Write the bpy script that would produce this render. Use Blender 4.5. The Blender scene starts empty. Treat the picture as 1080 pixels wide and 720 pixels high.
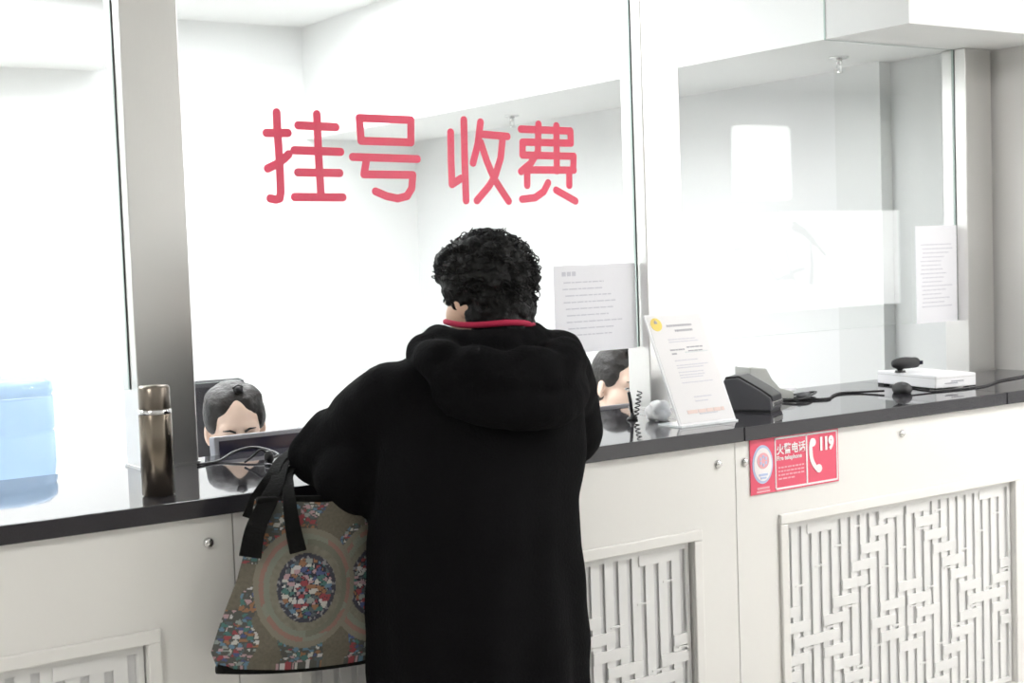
import bpy, bmesh, math, random
from mathutils import Vector, Matrix, noise, Euler
PI = math.pi
S = bpy.context.scene
C = S.collection
random.seed(7)

# ------------------------------------------------------------------ materials
def mat(name, col, rough=0.5, metal=0.0, emit=None, estr=0.0, spec=0.5, bump=None, trans=0.0, var=None, coat=0.0, sheen=0.0):
    m = bpy.data.materials.new(name); m.use_nodes = True
    nt = m.node_tree; b = nt.nodes['Principled BSDF']
    b.inputs['Base Color'].default_value = (*col, 1)
    b.inputs['Roughness'].default_value = rough
    b.inputs['Metallic'].default_value = metal
    b.inputs['Specular IOR Level'].default_value = spec
    b.inputs['Transmission Weight'].default_value = trans
    b.inputs['Coat Weight'].default_value = coat
    b.inputs['Sheen Weight'].default_value = sheen
    if emit:
        b.inputs['Emission Color'].default_value = (*emit, 1)
        b.inputs['Emission Strength'].default_value = estr
    tc = nt.nodes.new('ShaderNodeTexCoord')
    if var:                                        # (scale, second colour, stretch)
        mp = nt.nodes.new('ShaderNodeMapping'); mp.inputs['Scale'].default_value = var[2]
        n = nt.nodes.new('ShaderNodeTexNoise'); n.inputs['Scale'].default_value = var[0]; n.inputs['Detail'].default_value = 5
        mx = nt.nodes.new('ShaderNodeMix'); mx.data_type = 'RGBA'
        mx.inputs['A'].default_value = (*col, 1); mx.inputs['B'].default_value = (*var[1], 1)
        nt.links.new(tc.outputs['Object'], mp.inputs['Vector']); nt.links.new(mp.outputs['Vector'], n.inputs['Vector'])
        nt.links.new(n.outputs['Fac'], mx.inputs['Factor']); nt.links.new(mx.outputs['Result'], b.inputs['Base Color'])
    if bump:                                       # (scale, strength, stretch)
        mp = nt.nodes.new('ShaderNodeMapping'); mp.inputs['Scale'].default_value = bump[2]
        n = nt.nodes.new('ShaderNodeTexNoise'); n.inputs['Scale'].default_value = bump[0]; n.inputs['Detail'].default_value = 6
        bp = nt.nodes.new('ShaderNodeBump'); bp.inputs['Strength'].default_value = bump[1]; bp.inputs['Distance'].default_value = 0.01
        nt.links.new(tc.outputs['Object'], mp.inputs['Vector']); nt.links.new(mp.outputs['Vector'], n.inputs['Vector'])
        nt.links.new(n.outputs['Fac'], bp.inputs['Height']); nt.links.new(bp.outputs['Normal'], b.inputs['Normal'])
    return m

O1 = (1, 1, 1)
M = {}
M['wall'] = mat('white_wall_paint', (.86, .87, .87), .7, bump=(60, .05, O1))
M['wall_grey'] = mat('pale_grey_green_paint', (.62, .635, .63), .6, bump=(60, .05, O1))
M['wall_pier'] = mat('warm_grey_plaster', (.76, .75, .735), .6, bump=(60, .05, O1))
M['ceil'] = mat('ceiling_paint', (.85, .86, .86), .8, bump=(80, .05, O1))
M['floor'] = mat('floor_tile', (.62, .60, .56), .25, var=(3, (.55, .53, .49), O1))
M['beam'] = mat('bulkhead_paint', (.80, .81, .81), .7, bump=(60, .04, O1))
M['steel'] = mat('brushed_steel', (.72, .715, .70), .30, 1.0, bump=(40, .06, (30, 30, .4)))
M['steel_dark'] = mat('dark_gap_rubber', (.05, .05, .05), .6)
M['chrome'] = mat('chrome', (.7, .7, .7), .12, 1.0)
M['granite'] = mat('polished_dark_granite', (.026, .025, .030), .035, spec=.75, var=(350, (.05, .048, .056), O1))
M['granite_edge'] = mat('granite_edge', (.022, .021, .025), .10, spec=.8, var=(350, (.04, .038, .046), O1))
M['counter'] = mat('cream_lacquer', (.80, .79, .765), .38, bump=(25, .03, O1))
M['lattice'] = mat('white_lattice_lacquer', (.78, .78, .775), .4)
M['lat_back'] = mat('lattice_backing', (.66, .66, .67), .6)
M['black'] = mat('black_plastic', (.012, .012, .014), .35)
M['blackm'] = mat('matt_black_plastic', (.03, .03, .032), .6)
M['dgrey'] = mat('dark_grey_plastic', (.09, .09, .10), .4)
M['mgrey'] = mat('mid_grey_plastic', (.24, .24, .26), .4)
M['screen'] = mat('dark_display', (.02, .02, .035), .12)
M['lgrey'] = mat('light_grey_plastic', (.44, .45, .43), .45)
M['white'] = mat('white_plastic', (.82, .82, .84), .35)
M['paper'] = mat('white_paper', (.88, .88, .92), .8, bump=(30, .05, O1))
M['paper2'] = mat('board_paper', (.80, .79, .80), .7)
M['ink'] = mat('faded_grey_ink', (.66, .66, .72), .8)
M['ink2'] = mat('grey_print', (.42, .42, .46), .8)
M['inkp'] = mat('pale_pink_print', (.80, .66, .62), .8)
M['yellow'] = mat('yellow_seal', (.85, .66, .16), .6)
M['acrylic'] = mat('clear_acrylic', (.85, .88, .9), .05, spec=.6)
M['thermos'] = mat('bronze_steel', (.24, .205, .165), .24, 1.0, bump=(60, .04, (1, 1, .05)))
M['thermos_lid'] = mat('bronze_steel_lid', (.22, .19, .16), .28, 1.0)
M['skin'] = mat('skin', (.72, .47, .34), .5, var=(12, (.76, .52, .39), O1))
M['skin2'] = mat('skin_fair', (.80, .60, .48), .5, var=(12, (.82, .63, .52), O1))
M['lips'] = mat('lips', (.60, .25, .22), .45)
M['eye'] = mat('eye_white', (.8, .8, .78), .2)
M['iris'] = mat('dark_iris', (.02, .012, .01), .1)
M['hair'] = mat('black_hair', (.004, .004, .0045), .6, spec=.25, bump=(60, .6, O1))
M['hair2'] = mat('smooth_dark_hair', (.012, .010, .009), .48, bump=(90, .4, (1, 1, 1)))
M['coat'] = mat('black_wool_coat', (.0046, .0045, .0052), .95, spec=.08, bump=(160, .3, O1))
M['trouser'] = mat('dark_trousers', (.02, .02, .025), .85)
M['shoe'] = mat('black_leather', (.015, .013, .012), .35)
M['red_cloth'] = mat('red_scarf_cloth', (.45, .012, .06), .8)
M['uniform'] = mat('white_uniform', (.84, .85, .88), .8, bump=(40, .1, O1))
M['bag_black'] = mat('black_bag_webbing', (.005, .005, .005), .8, spec=.15, bump=(150, .3, O1))
M['red_sign'] = mat('red_sign_print', (.78, .10, .17), .4)
M['sign_white'] = mat('white_sign_print', (.88, .84, .85), .4)
M['sign_pink'] = mat('pink_sign_print', (.82, .42, .46), .4)
M['sign_blue'] = mat('pale_blue_print', (.50, .58, .80), .4)
M['lamp'] = mat('lit_diffuser', (.9, .9, .9), .5, emit=(1, .99, .97), estr=9.0)
M['lightbox'] = mat('lit_sign_face', (.9, .9, .9), .5, emit=(1, 1, 1), estr=4.5)
M['brush'] = mat('grey_brush_print', (.3, .3, .32), .5, emit=(1, 1, 1), estr=.4)
M['chair'] = mat('charcoal_chair_fabric', (.045, .045, .05), .85, bump=(200, .3, O1))
M['tissue'] = mat('white_tissue', (.93, .93, .94), .9)

def glassy(name, tint, ior=1.5, rough=0.0):
    m = bpy.data.materials.new(name); m.use_nodes = True; nt = m.node_tree
    for n in list(nt.nodes): nt.nodes.remove(n)
    out = nt.nodes.new('ShaderNodeOutputMaterial'); mx = nt.nodes.new('ShaderNodeMixShader')
    fr = nt.nodes.new('ShaderNodeFresnel')
    ge = nt.nodes.new('ShaderNodeNewGeometry'); mi = nt.nodes.new('ShaderNodeMix')     # same reflectance on both faces of the sheet
    mi.inputs['A'].default_value = ior; mi.inputs['B'].default_value = 1 / ior
    nt.links.new(ge.outputs['Backfacing'], mi.inputs['Factor']); nt.links.new(mi.outputs['Result'], fr.inputs['IOR'])
    tr = nt.nodes.new('ShaderNodeBsdfTransparent'); tr.inputs['Color'].default_value = (*tint, 1)
    gl = nt.nodes.new('ShaderNodeBsdfGlossy'); gl.inputs['Roughness'].default_value = rough
    nt.links.new(fr.outputs['Fac'], mx.inputs['Fac']); nt.links.new(tr.outputs[0], mx.inputs[1])
    nt.links.new(gl.outputs[0], mx.inputs[2]); nt.links.new(mx.outputs[0], out.inputs['Surface'])
    return m
M['glass'] = glassy('clear_glass', (.985, .992, .988))
M['glass_edge'] = mat('green_glass_edge', (.45, .55, .52), .2)

def vinyl():
    m = bpy.data.materials.new('red_translucent_vinyl'); m.use_nodes = True; nt = m.node_tree
    b = nt.nodes['Principled BSDF']; b.inputs['Base Color'].default_value = (.90, .045, .13, 1); b.inputs['Specular IOR Level'].default_value = .2; b.inputs['Roughness'].default_value = .5
    return m
M['vinyl'] = vinyl()

def jug_mat():
    m = bpy.data.materials.new('blue_bottle_plastic'); m.use_nodes = True; nt = m.node_tree
    b = nt.nodes['Principled BSDF']; b.inputs['Base Color'].default_value = (.50, .66, .86, 1); b.inputs['Roughness'].default_value = .15
    tr = nt.nodes.new('ShaderNodeBsdfTransparent'); tr.inputs['Color'].default_value = (.74, .86, .98, 1)
    n = nt.nodes.new('ShaderNodeTexNoise'); n.inputs['Scale'].default_value = 9; bp = nt.nodes.new('ShaderNodeBump'); bp.inputs['Strength'].default_value = .4
    tc = nt.nodes.new('ShaderNodeTexCoord'); nt.links.new(tc.outputs['Object'], n.inputs['Vector'])
    nt.links.new(n.outputs['Fac'], bp.inputs['Height']); nt.links.new(bp.outputs[0], b.inputs['Normal'])
    mx = nt.nodes.new('ShaderNodeMixShader'); mx.inputs['Fac'].default_value = .45
    out = nt.nodes['Material Output']
    nt.links.new(tr.outputs[0], mx.inputs[1]); nt.links.new(b.outputs[0], mx.inputs[2]); nt.links.new(mx.outputs[0], out.inputs['Surface'])
    return m
M['jug'] = jug_mat()

# ------------------------------------------------------------------ mesh helpers
def obj(name, bm, m, parent=None, smooth=False, bevel=0.0, kind=None):
    me = bpy.data.meshes.new(name)
    bmesh.ops.recalc_face_normals(bm, faces=bm.faces[:])
    bm.to_mesh(me); bm.free()
    for mm in (m if isinstance(m, (list, tuple)) else [m]): me.materials.append(mm)
    if smooth:
        for p in me.polygons: p.use_smooth = True
    o = bpy.data.objects.new(name, me); C.objects.link(o)
    if parent is not None: o.parent = parent; o.matrix_parent_inverse = Matrix.Identity(4)
    if bevel:
        b = o.modifiers.new('bevel', 'BEVEL'); b.width = bevel; b.segments = 2; b.limit_method = 'ANGLE'
    if kind: o['kind'] = kind
    return o

def tag(o, label, cat, group=None):
    o['label'] = label; o['category'] = cat
    if group: o['group'] = group
    return o

def thing(name, label, cat, loc=(0, 0, 0), rz=0, group=None):
    o = bpy.data.objects.new(name, None); C.objects.link(o); o.empty_display_size = .05
    o.location = loc; o.rotation_euler = (0, 0, rz)
    return tag(o, label, cat, group)

def B(): return bmesh.new()
def box(bm, x0, x1, y0, y1, z0, z1, mx=None, mi=0):
    vs = [bm.verts.new(v) for v in ((x0, y0, z0), (x1, y0, z0), (x1, y1, z0), (x0, y1, z0), (x0, y0, z1), (x1, y0, z1), (x1, y1, z1), (x0, y1, z1))]
    if mx is not None:
        for v in vs: v.co = mx @ v.co
    for f in ((0, 3, 2, 1), (4, 5, 6, 7), (0, 1, 5, 4), (1, 2, 6, 5), (2, 3, 7, 6), (3, 0, 4, 7)):
        fc = bm.faces.new([vs[i] for i in f]); fc.material_index = mi
    return bm
def bx(*a, **k): return box(B(), *a, **k)

def ring_loft(bm, rings, cap=True, closed=True):
    R_ = [[bm.verts.new(p) for p in r] for r in rings]
    n = len(R_[0])
    for a, b in zip(R_, R_[1:]):
        for i in range(n if closed else n - 1):
            bm.faces.new((a[i], a[(i + 1) % n], b[(i + 1) % n], b[i]))
    if cap:
        bm.faces.new(R_[0][::-1]); bm.faces.new(R_[-1])
    return bm

def lathe(bm, prof, c=(0, 0, 0), n=32, mx=None):
    rings = []
    for r, z in prof:
        ring = []
        for i in range(n):
            a = 2 * PI * i / n
            p = Vector((max(r, 1e-4) * math.cos(a), max(r, 1e-4) * math.sin(a), z))
            if mx is not None: p = mx @ p
            ring.append(p + Vector(c))
        rings.append(ring)
    return ring_loft(bm, rings)

def tube(bm, pts, r, n=8, rad=None):
    pts = [Vector(p) for p in pts]; rings = []
    up = Vector((0, 0, 1)); prev = None
    for i, p in enumerate(pts):
        t = (pts[min(i + 1, len(pts) - 1)] - pts[max(i - 1, 0)]).normalized()
        if prev is None:
            a = t.cross(up)
            if a.length < .01: a = t.cross(Vector((1, 0, 0)))
        else:
            a = prev - t * prev.dot(t)
        a.normalize(); prev = a; b = t.cross(a)
        rr = rad[i] if rad else r
        rings.append([p + (a * math.cos(2 * PI * k / n) + b * math.sin(2 * PI * k / n)) * rr for k in range(n)])
    return ring_loft(bm, rings)

def spline(pts, k=6):
    P = [Vector(p) for p in pts]; P = [P[0] * 2 - P[1]] + P + [P[-1] * 2 - P[-2]]; out = []
    for i in range(1, len(P) - 2):
        for j in range(k):
            t = j / k; a, b, c, d = P[i - 1:i + 3]
            out.append(.5 * ((2 * b) + (c - a) * t + (2 * a - 5 * b + 4 * c - d) * t * t + (3 * b - a - 3 * c + d) * t ** 3))
    out.append(P[-2]); return out

def ell(bm, c, r, rot=None, seg=20):
    mx = Matrix.Translation(c) @ (rot.to_matrix().to_4x4() if rot else Matrix.Identity(4)) @ Matrix.Diagonal((r[0], r[1], r[2], 1))
    bmesh.ops.create_uvsphere(bm, u_segments=seg, v_segments=seg // 2 + 2, radius=1, matrix=mx)
    return bm

def cap(bm, p0, r0, p1, r1, n=14):
    """tapered capsule, closed"""
    p0 = Vector(p0); p1 = Vector(p1); d = p1 - p0; L = d.length; t = d / L
    a = t.cross(Vector((0, 0, 1)))
    if a.length < .05: a = t.cross(Vector((1, 0, 0)))
    a.normalize(); b = t.cross(a); rings = []
    for k in range(0, 5):
        th = -PI / 2 + (PI / 2) * k / 4
        rings.append((p0 + t * r0 * math.sin(th), max(r0 * math.cos(th), 1e-4)))
    for k in range(0, 5):
        th = (PI / 2) * k / 4
        rings.append((p1 + t * r1 * math.sin(th), max(r1 * math.cos(th), 1e-4)))
    ring_loft(bm, [[c + (a * math.cos(2 * PI * i / n) + b * math.sin(2 * PI * i / n)) * r for i in range(n)] for c, r in rings])
    return bm

def remesh(name, bm, vox, m, parent=None, smooth_it=4, disp=None, mx=None):
    """fuse overlapping closed shapes into one continuous skin"""
    bmesh.ops.recalc_face_normals(bm, faces=bm.faces[:])
    if mx is not None: bmesh.ops.transform(bm, matrix=mx, verts=bm.verts[:])
    me = bpy.data.meshes.new('tmp'); bm.to_mesh(me); bm.free()
    t = bpy.data.objects.new('tmp', me); C.objects.link(t)
    r = t.modifiers.new('r', 'REMESH'); r.mode = 'VOXEL'; r.voxel_size = vox; r.use_smooth_shade = True
    if smooth_it:
        s = t.modifiers.new('s', 'SMOOTH'); s.factor = .5; s.iterations = smooth_it
    dg = bpy.context.evaluated_depsgraph_get()
    me2 = bpy.data.meshes.new_from_object(t.evaluated_get(dg))
    bpy.data.objects.remove(t)
    me2.name = name; me2.materials.clear(); me2.materials.append(m)
    if disp:
        ns = [v.normal.copy() for v in me2.vertices]
        for v, nn in zip(me2.vertices, ns):
            v.co = v.co + nn * disp(v.co.copy(), nn)
    for p in me2.polygons: p.use_smooth = True
    o = bpy.data.objects.new(name, me2); C.objects.link(o)
    if parent is not None: o.parent = parent
    return o

def text(name, s, size, m, mxw, parent=None, bold=0.0, sx=1.0, thick=.0004, kind=None):
    cu = bpy.data.curves.new('tmptxt', 'FONT'); cu.body = s; cu.size = size; cu.extrude = thick; cu.offset = bold
    cu.align_x = 'LEFT'; cu.align_y = 'BOTTOM_BASELINE'
    t = bpy.data.objects.new('tmptxt', cu); C.objects.link(t)
    dg = bpy.context.evaluated_depsgraph_get(); me = bpy.data.meshes.new_from_object(t.evaluated_get(dg))
    bpy.data.objects.remove(t)
    me.name = name
    for v in me.vertices: v.co = mxw @ Vector((v.co.x * sx, v.co.y, v.co.z))
    me.materials.clear(); me.materials.append(m)
    o = bpy.data.objects.new(name, me); C.objects.link(o)
    if parent is not None: o.parent = parent
    return o

def struct(name, bm, m, bevel=0.0, label=None):
    o = obj(name, bm, m, bevel=bevel, kind='structure')
    if label: o['label'] = label
    return o

# ------------------------------------------------------------------ camera
CAMZ = 1.50
RR = Matrix(((0.825386, 0.063578, -0.560978), (-0.563489, 0.031326, -0.82553), (-0.034912, 0.997485, 0.061681)))
cd = bpy.data.cameras.new('camera'); cam = bpy.data.objects.new('camera', cd); C.objects.link(cam)
cam.matrix_world = Matrix.Translation((0, 0, CAMZ)) @ RR.to_4x4()
cd.sensor_width = 36; cd.lens = 50; cd.clip_start = .05; cd.clip_end = 60
cd.dof.use_dof = True; cd.dof.focus_distance = 3.5; cd.dof.aperture_fstop = 5.6
S.camera = cam

# ------------------------------------------------------------------ room
CT = 1.03          # counter top height
YF, YG, YB = 2.695, 3.24, 3.29   # slab front, glass plane, slab back
XR = 4.26
struct('floor', bx(-4, 12, -1.9, 7.1, -.05, 0), M['floor'])
struct('ceiling', bx(-4, 12, -1.9, 7.1, 2.75, 2.82), M['ceil'])
struct('wall_back', bx(-4, 4.3, 7.0, 7.1, 0, 2.75), M['wall'])
# inner side wall: pale painted band beside the glazing, white beyond, darkened in colour for its weaker light
M['wall_side'] = mat('shaded_white_side_paint', (.69, .70, .705), .7, bump=(60, .05, O1))
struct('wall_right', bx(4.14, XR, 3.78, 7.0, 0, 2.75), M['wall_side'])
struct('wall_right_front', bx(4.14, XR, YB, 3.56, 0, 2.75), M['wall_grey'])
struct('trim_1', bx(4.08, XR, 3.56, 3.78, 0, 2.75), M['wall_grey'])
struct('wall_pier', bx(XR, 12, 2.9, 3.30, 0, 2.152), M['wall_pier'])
struct('wall_left', bx(-4.1, -4, -1.9, 7.1, 0, 2.75), M['wall'])
struct('wall_hall', bx(-4, 12, -2.0, -1.9, 0, 2.75), M['wall'])
M['reflect_band'] = mat('grey_brown_reflect_band', (.25, .235, .215), .5)
struct('added_dark_band', bx(-4, 5.2, -1.9, -1.87, 0, 1.0), M['reflect_band'])  # unseen band added to darken reflections in the left post and stone edge
# bulkhead running into the clerks' room, boxed along the pier on the hall side
struct('ceiling_bulkhead', bx(3.46, 4.14, 2.90, 7.0, 2.152, 2.75), M['beam'])
struct('trim_2', bx(4.14, 12, 2.90, YB, 2.152, 2.75), M['beam'])
struct('trim_3', bx(-4, 2.33, 6.55, 7.0, 2.47, 2.75), M['beam'])

# glass panes above the counter (open slot underneath)
def pane(n, pts, name=None):
    bm = B()
    a = [bm.verts.new((x, YG - .004, z)) for x, z in pts]; b = [bm.verts.new((x, YG + .004, z)) for x, z in pts]
    bm.faces.new(a); bm.faces.new(b[::-1])
    k = len(pts)
    for i in range(k):
        f = bm.faces.new((a[i], a[(i + 1) % k], b[(i + 1) % k], b[i])); f.material_index = 1
    return struct('window_%d' % n, bm, [M['glass'], M['glass_edge']])
pane(1, [(-3.9, 1.215), (1.117, 1.215), (1.117, 2.75), (-3.9, 2.75)])
pane(2, [(1.263, 1.215), (2.647, 1.215), (2.647, 2.75), (1.263, 2.75)])
pane(3, [(2.793, 1.215), (4.087, 1.215), (4.087, 2.15), (3.458, 2.15), (3.458, 2.75), (2.793, 2.75)])

def column(x, z1, label, w=.14):
    t = thing('steel_column', label, 'column', (x, 3.24, CT), group='steel window posts')
    obj('post', bx(0, w, -.05, .05, 0, z1 - CT), M['steel'], t, bevel=.003)
    obj('glazing_seal', bx(-.0015, .0, -.006, .006, .185, z1 - CT), M['steel_dark'], t)
    obj('base_flange', bx(-.004, w + .004, -.052, .05, 0, .006), M['steel'], t)
    return t
column(1.12, 2.75, 'wide brushed steel post behind the bronze thermos, left of the red characters')
column(2.65, 2.75, 'brushed steel post right of the red characters, behind the leaning notice board')
column(4.09, 2.15, 'brushed steel post at the far right against the grey wall')

# ------------------------------------------------------------------ counter
def slab(x0, x1, label):
    t = thing('countertop', label, 'countertop', (x0, YF, CT - .036), group='dark stone countertops')
    obj('slab', bx(0, x1 - x0, .012, YB - YF, 0, .036), M['granite'], t)
    obj('front_edge', bx(0, x1 - x0, 0, .0118, -.001, .0362), M['granite_edge'], t, bevel=.002)
slab(-1.6, 2.548, 'long polished dark stone countertop under the woman and the thermos')
slab(2.551, 3.628, 'polished dark stone countertop section under the card terminal and white box')
slab(3.631, XR, 'short dark stone countertop end at the right edge beside the grey wall')

def lattice(bm, x0, x1, z0, z1, y):
    """vertical slots broken by stepped blocks that form nested diamonds"""
    n = 25; px = (x1 - x0) / n; bar = px * .62; t = .006
    rh = .045; rows = int(round((z1 - z0) / rh)); rh = (z1 - z0) / rows
    for i in range(n + 1):
        x = x0 + i * px
        box(bm, max(x - bar / 2, x0), min(x + bar / 2, x1), y + .002, y + t, z0, z1)
    vc = 7
    for r in range(rows + 1):
        iv = []
        for cu in range(-2, 4):
            for R0, oy, ou in ((8.5, 0, 0), (2.5, 0, 0), (2.5, 9, 9.5)):
                for cv in range(-2, 3):
                    dv = abs(r - (vc + oy + 18 * cv)); k = R0 - dv
                    if k < -.1: continue
                    c = 12.5 + ou + 19 * cu
                    for sgn in ((-1, 1) if k > .6 else (1,)):
                        q = c + sgn * k; iv.append((q - 1.3, q + 1.3))
        iv.sort(); mg = []
        for a, b in iv:
            if mg and a <= mg[-1][1] + .01: mg[-1][1] = max(mg[-1][1], b)
            else: mg.append([a, b])
        zt = z1 - r * rh
        for a, b in mg:
            a = max(x0 + a * px, x0); b = min(x0 + b * px, x1)
            if b > a + .002: box(bm, a, b, y - .001, y + t, max(zt - rh * .86, z0), zt - rh * .22)
    for r in range(1, rows):                    # thin ties next to the stepped blocks
        for i in range(n):
            if (i + 2 * r) % 9 == 0:
                xx = x0 + i * px; box(bm, xx, xx + px, y + .0005, y + t - .001, z1 - r * rh - rh * .06, z1 - r * rh + rh * .06)
    box(bm, x0, x1, y + .0002, y + .008, z1 - .014, z1); box(bm, x0, x1, y + .0002, y + .008, z0, z0 + .014)
    box(bm, x0, x0 + .012, y - .0002, y + .008, z0, z1); box(bm, x1 - .012, x1, y - .0002, y + .008, z0, z1)
    return bm

YP = 2.710
def cabinet(x0, x1, lx0, lx1, label, caps):
    t = thing('counter_cabinet', label, 'counter', (x0, YP, 0), group='cream counter front units')
    w = x1 - x0; zb, zt = .13, .755
    a, b = lx0 - x0, lx1 - x0
    bm = B()                                   # face frame around the recessed lattice
    top = CT - .038
    box(bm, 0, w, 0, .02, zt, top); box(bm, 0, w, 0, .02, .0, zb)
    box(bm, 0, a, 0, .02, zb, zt); box(bm, b, w, 0, .02, zb, zt)
    box(bm, 0, w, .05, .5, 0, top)             # carcass
    obj('body', bm, M['counter'], t)
    bm = B(); f = .028                         # raised moulding round the opening
    box(bm, a - f, b + f, -.010, .0, zt, zt + f); box(bm, a - f, b + f, -.010, .0, zb - f, zb)
    box(bm, a - f, a, -.010, .0, zb, zt); box(bm, b, b + f, -.010, .0, zb, zt)
    obj('moulding', bm, M['counter'], t, bevel=.003)
    obj('lattice_panel', lattice(B(), a + .004, b - .004, zb + .004, zt - .004, .010), M['lattice'], t)
    obj('backing_board', bx(a, b, .0175, .026, zb, zt), M['lat_back'], t)
    for cx, cz in caps:
        mx = Matrix.Rotation(PI / 2, 4, 'X')
        s = obj('screw_cap', lathe(B(), [(0, 0), (.011, 0), (.011, .004), (.007, .008), (0, .0085)], (cx - x0, 0, cz), 16, mx), M['chrome'], t, smooth=True)
cabinet(-.40, 1.134, -.24, .943, 'cream counter front unit at the left, beneath the thermos', [(1.082, .938)])
cabinet(-1.6, -.403, -1.44, -.56, 'cream counter front unit furthest to the left, outside the woman\'s reach', [])
cabinet(1.137, 2.526, 1.295, 2.373, 'cream counter front unit behind the woman in black', [(1.19, .938), (2.467, .942)])
cabinet(2.529, 3.920, 2.706, 3.672, 'white counter front unit with whole lattice panel below the red fire sign', [(2.560, .937), (3.171, .950)])
cabinet(3.923, XR, 3.99, 4.20, 'narrow counter front unit meeting the grey wall at the far right', [])

# ------------------------------------------------------------------ big red characters on the glass
def glyph(name, strokes, off, label):
    """strokes in 1/6-pixel-like sheet units mapped linearly onto the pane"""
    r = .0104; bm = B(); th = .0015; y0 = YG + .0085; cnt = 0
    def mapxz(p):
        # sheet (u to the right, v down) -> metres on the pane
        u = off + p[0] / 6.0; v = 100 + p[1] / 6.0
        return sheet(u, v)
    for s in strokes:
        pts = [mapxz(p) for p in s]
        for k, ((xa, za), (xb, zb)) in enumerate(zip(pts, pts[1:])):
            d = Vector((xb - xa, zb - za)); L = d.length
            if L < 1e-5: continue
            d /= L; nrm = Vector((-d.y, d.x)); out = []
            e = -.00012 * cnt; cnt += 1
            for q in range(9):
                a = PI / 2 + PI * q / 8
                out.append((xa + r * (math.cos(a) * d.x + math.sin(a) * nrm.x), za + r * (math.cos(a) * d.y + math.sin(a) * nrm.y)))
            for q in range(9):
                a = -PI / 2 + PI * q / 8
                out.append((xb + r * (math.cos(a) * d.x + math.sin(a) * nrm.x), zb + r * (math.cos(a) * d.y + math.sin(a) * nrm.y)))
            va = [bm.verts.new((x, y0 + e, z)) for x, z in out]; vb = [bm.verts.new((x, y0 + th + e, z)) for x, z in out]
            bm.faces.new(va); bm.faces.new(vb[::-1])
            for i in range(len(out)): bm.faces.new((va[i], va[(i + 1) % len(out)], vb[(i + 1) % len(out)], vb[i]))
    o = obj(name, bm, M['vinyl'])
    return tag(o, label, 'lettering', 'red characters on the glass')
def sheet(u, v):
    """homography sheet -> pane plane, fitted once to the lettering's real layout"""
    h = RR @ Vector((u - 540, 360 - v, -1500)); t = (YG + .005) / h.y
    return (h.x * t, CAMZ + h.z * t)
glyph('red_character', [[(195,110),(200,230),(214,430),(221,615),(214,655),(190,662),(155,655)],[(130,240),(265,240)],[(138,465),(190,440),(240,405),(270,375)],
   [(448,122),(460,400),(475,640)],[(330,192),(568,204)],[(305,350),(598,360)],[(328,490),(592,494)],[(308,646),(612,648)]], 260, 'red character 挂, first and leftmost of the four on the glass')
glyph('red_character', [[(718,145),(1045,158),(1045,300),(730,290),(718,145)],[(676,392),(1085,405)],[(765,400),(748,502),(1056,506),(1050,590),(1020,640),(960,655),(890,640),(820,610)]], 260, 'red character 号, second from the left on the glass')
glyph('red_character', [[(157,236),(160,420),(166,565),(222,528)],[(240,158),(246,430),(254,668)],[(345,172),(328,310),(298,430)],[(350,248),(515,262)],[(485,275),(472,400),(440,505),(400,575),(322,668)],[(345,300),(385,420),(430,530),(522,672)]], 450, 'red character 收, third from the left on the glass')
glyph('red_character', [[(602,216),(915,228),(918,305),(612,298),(612,380),(935,388),(932,470)],[(712,185),(708,360),(665,430),(602,484)],[(825,195),(828,480)],[(650,474),(935,476)],[(640,480),(640,572)],[(906,480),(906,572)],[(772,556),(745,610),(690,650),(608,660)],[(822,602),(945,672)]], 450, 'red character 费, rightmost of the four on the glass')

# ------------------------------------------------------------------ notices taped to the glass
def notice(x0, x1, z0, z1, label, rows, title):
    t = thing('paper_notice', label, 'notice', ((x0 + x1) / 2, YG - .006, z0), group='white notices on the glass')
    w = x1 - x0; h = z1 - z0
    obj('sheet', bx(-w / 2, w / 2, -.001, .0005, 0, h), M['paper'], t)
    bm = B()
    if title: 
        for k in range(3): box(bm, -w / 2 + w * (.10 + .06 * k), -w / 2 + w * (.145 + .06 * k), -.0014, -.001, h * .88, h * .93)
    for r in range(rows):
        z = h * (.80 - .68 * r / rows); a = .10 + .06 * random.random(); e = .55 + .35 * random.random(); x = a
        while x < e:
            l = .03 + .08 * random.random(); box(bm, -w / 2 + w * x, -w / 2 + w * min(x + l, e), -.0014, -.001, z, z + .0035); x += l + .012
    obj('printed_lines', bm, M['ink'], t, kind='stuff')
notice(2.345, 2.640, 1.212, 1.460, 'white printed notice with short title on the glass, behind the black-haired woman\'s right shoulder', 9, True)
notice(3.872, 4.086, 1.212, 1.545, 'tall white printed notice on the glass against the far right steel post', 16, False)

# ------------------------------------------------------------------ leaning board on the counter
t = thing('notice_board', 'leaning white notice board with a round yellow emblem, standing on the dark counter', 'notice board', (2.535, 2.815, CT))
lean = Matrix.Rotation(-math.atan2(.135, .292), 4, 'X')
obj('board', bx(-.10, .10, 0, .006, .004, .322, lean), M['white'], t, bevel=.001)
obj('foot', bx(-.10, .10, -.006, .09, 0, .004), M['acrylic'], t)
obj('rear_strut', bx(.0, .08, .085, .09, 0, .19), M['acrylic'], t)
obj('sheet', bx(-.094, .094, -.001, 0, .010, .316, lean), M['paper2'], t)
bm = B(); mm = lean @ Matrix.Translation((-.070, -.0012, .292)) @ Matrix.Rotation(PI / 2, 4, 'X')
lathe(bm, [(0, 0), (.019, 0), (.019, .0008), (0, .0009)], (0, 0, 0), 24, mm)
obj('yellow_emblem', bm, M['yellow'], t)['label'] = 'round yellow emblem'
bm = B(); box(bm, -.076, -.066, -.003, -.0022, .294, .300, lean); box(bm, -.073, -.069, -.003, -.0022, .300, .304, lean)
obj('emblem_mark', bm, M['ink2'], t)
bm = B()
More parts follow.
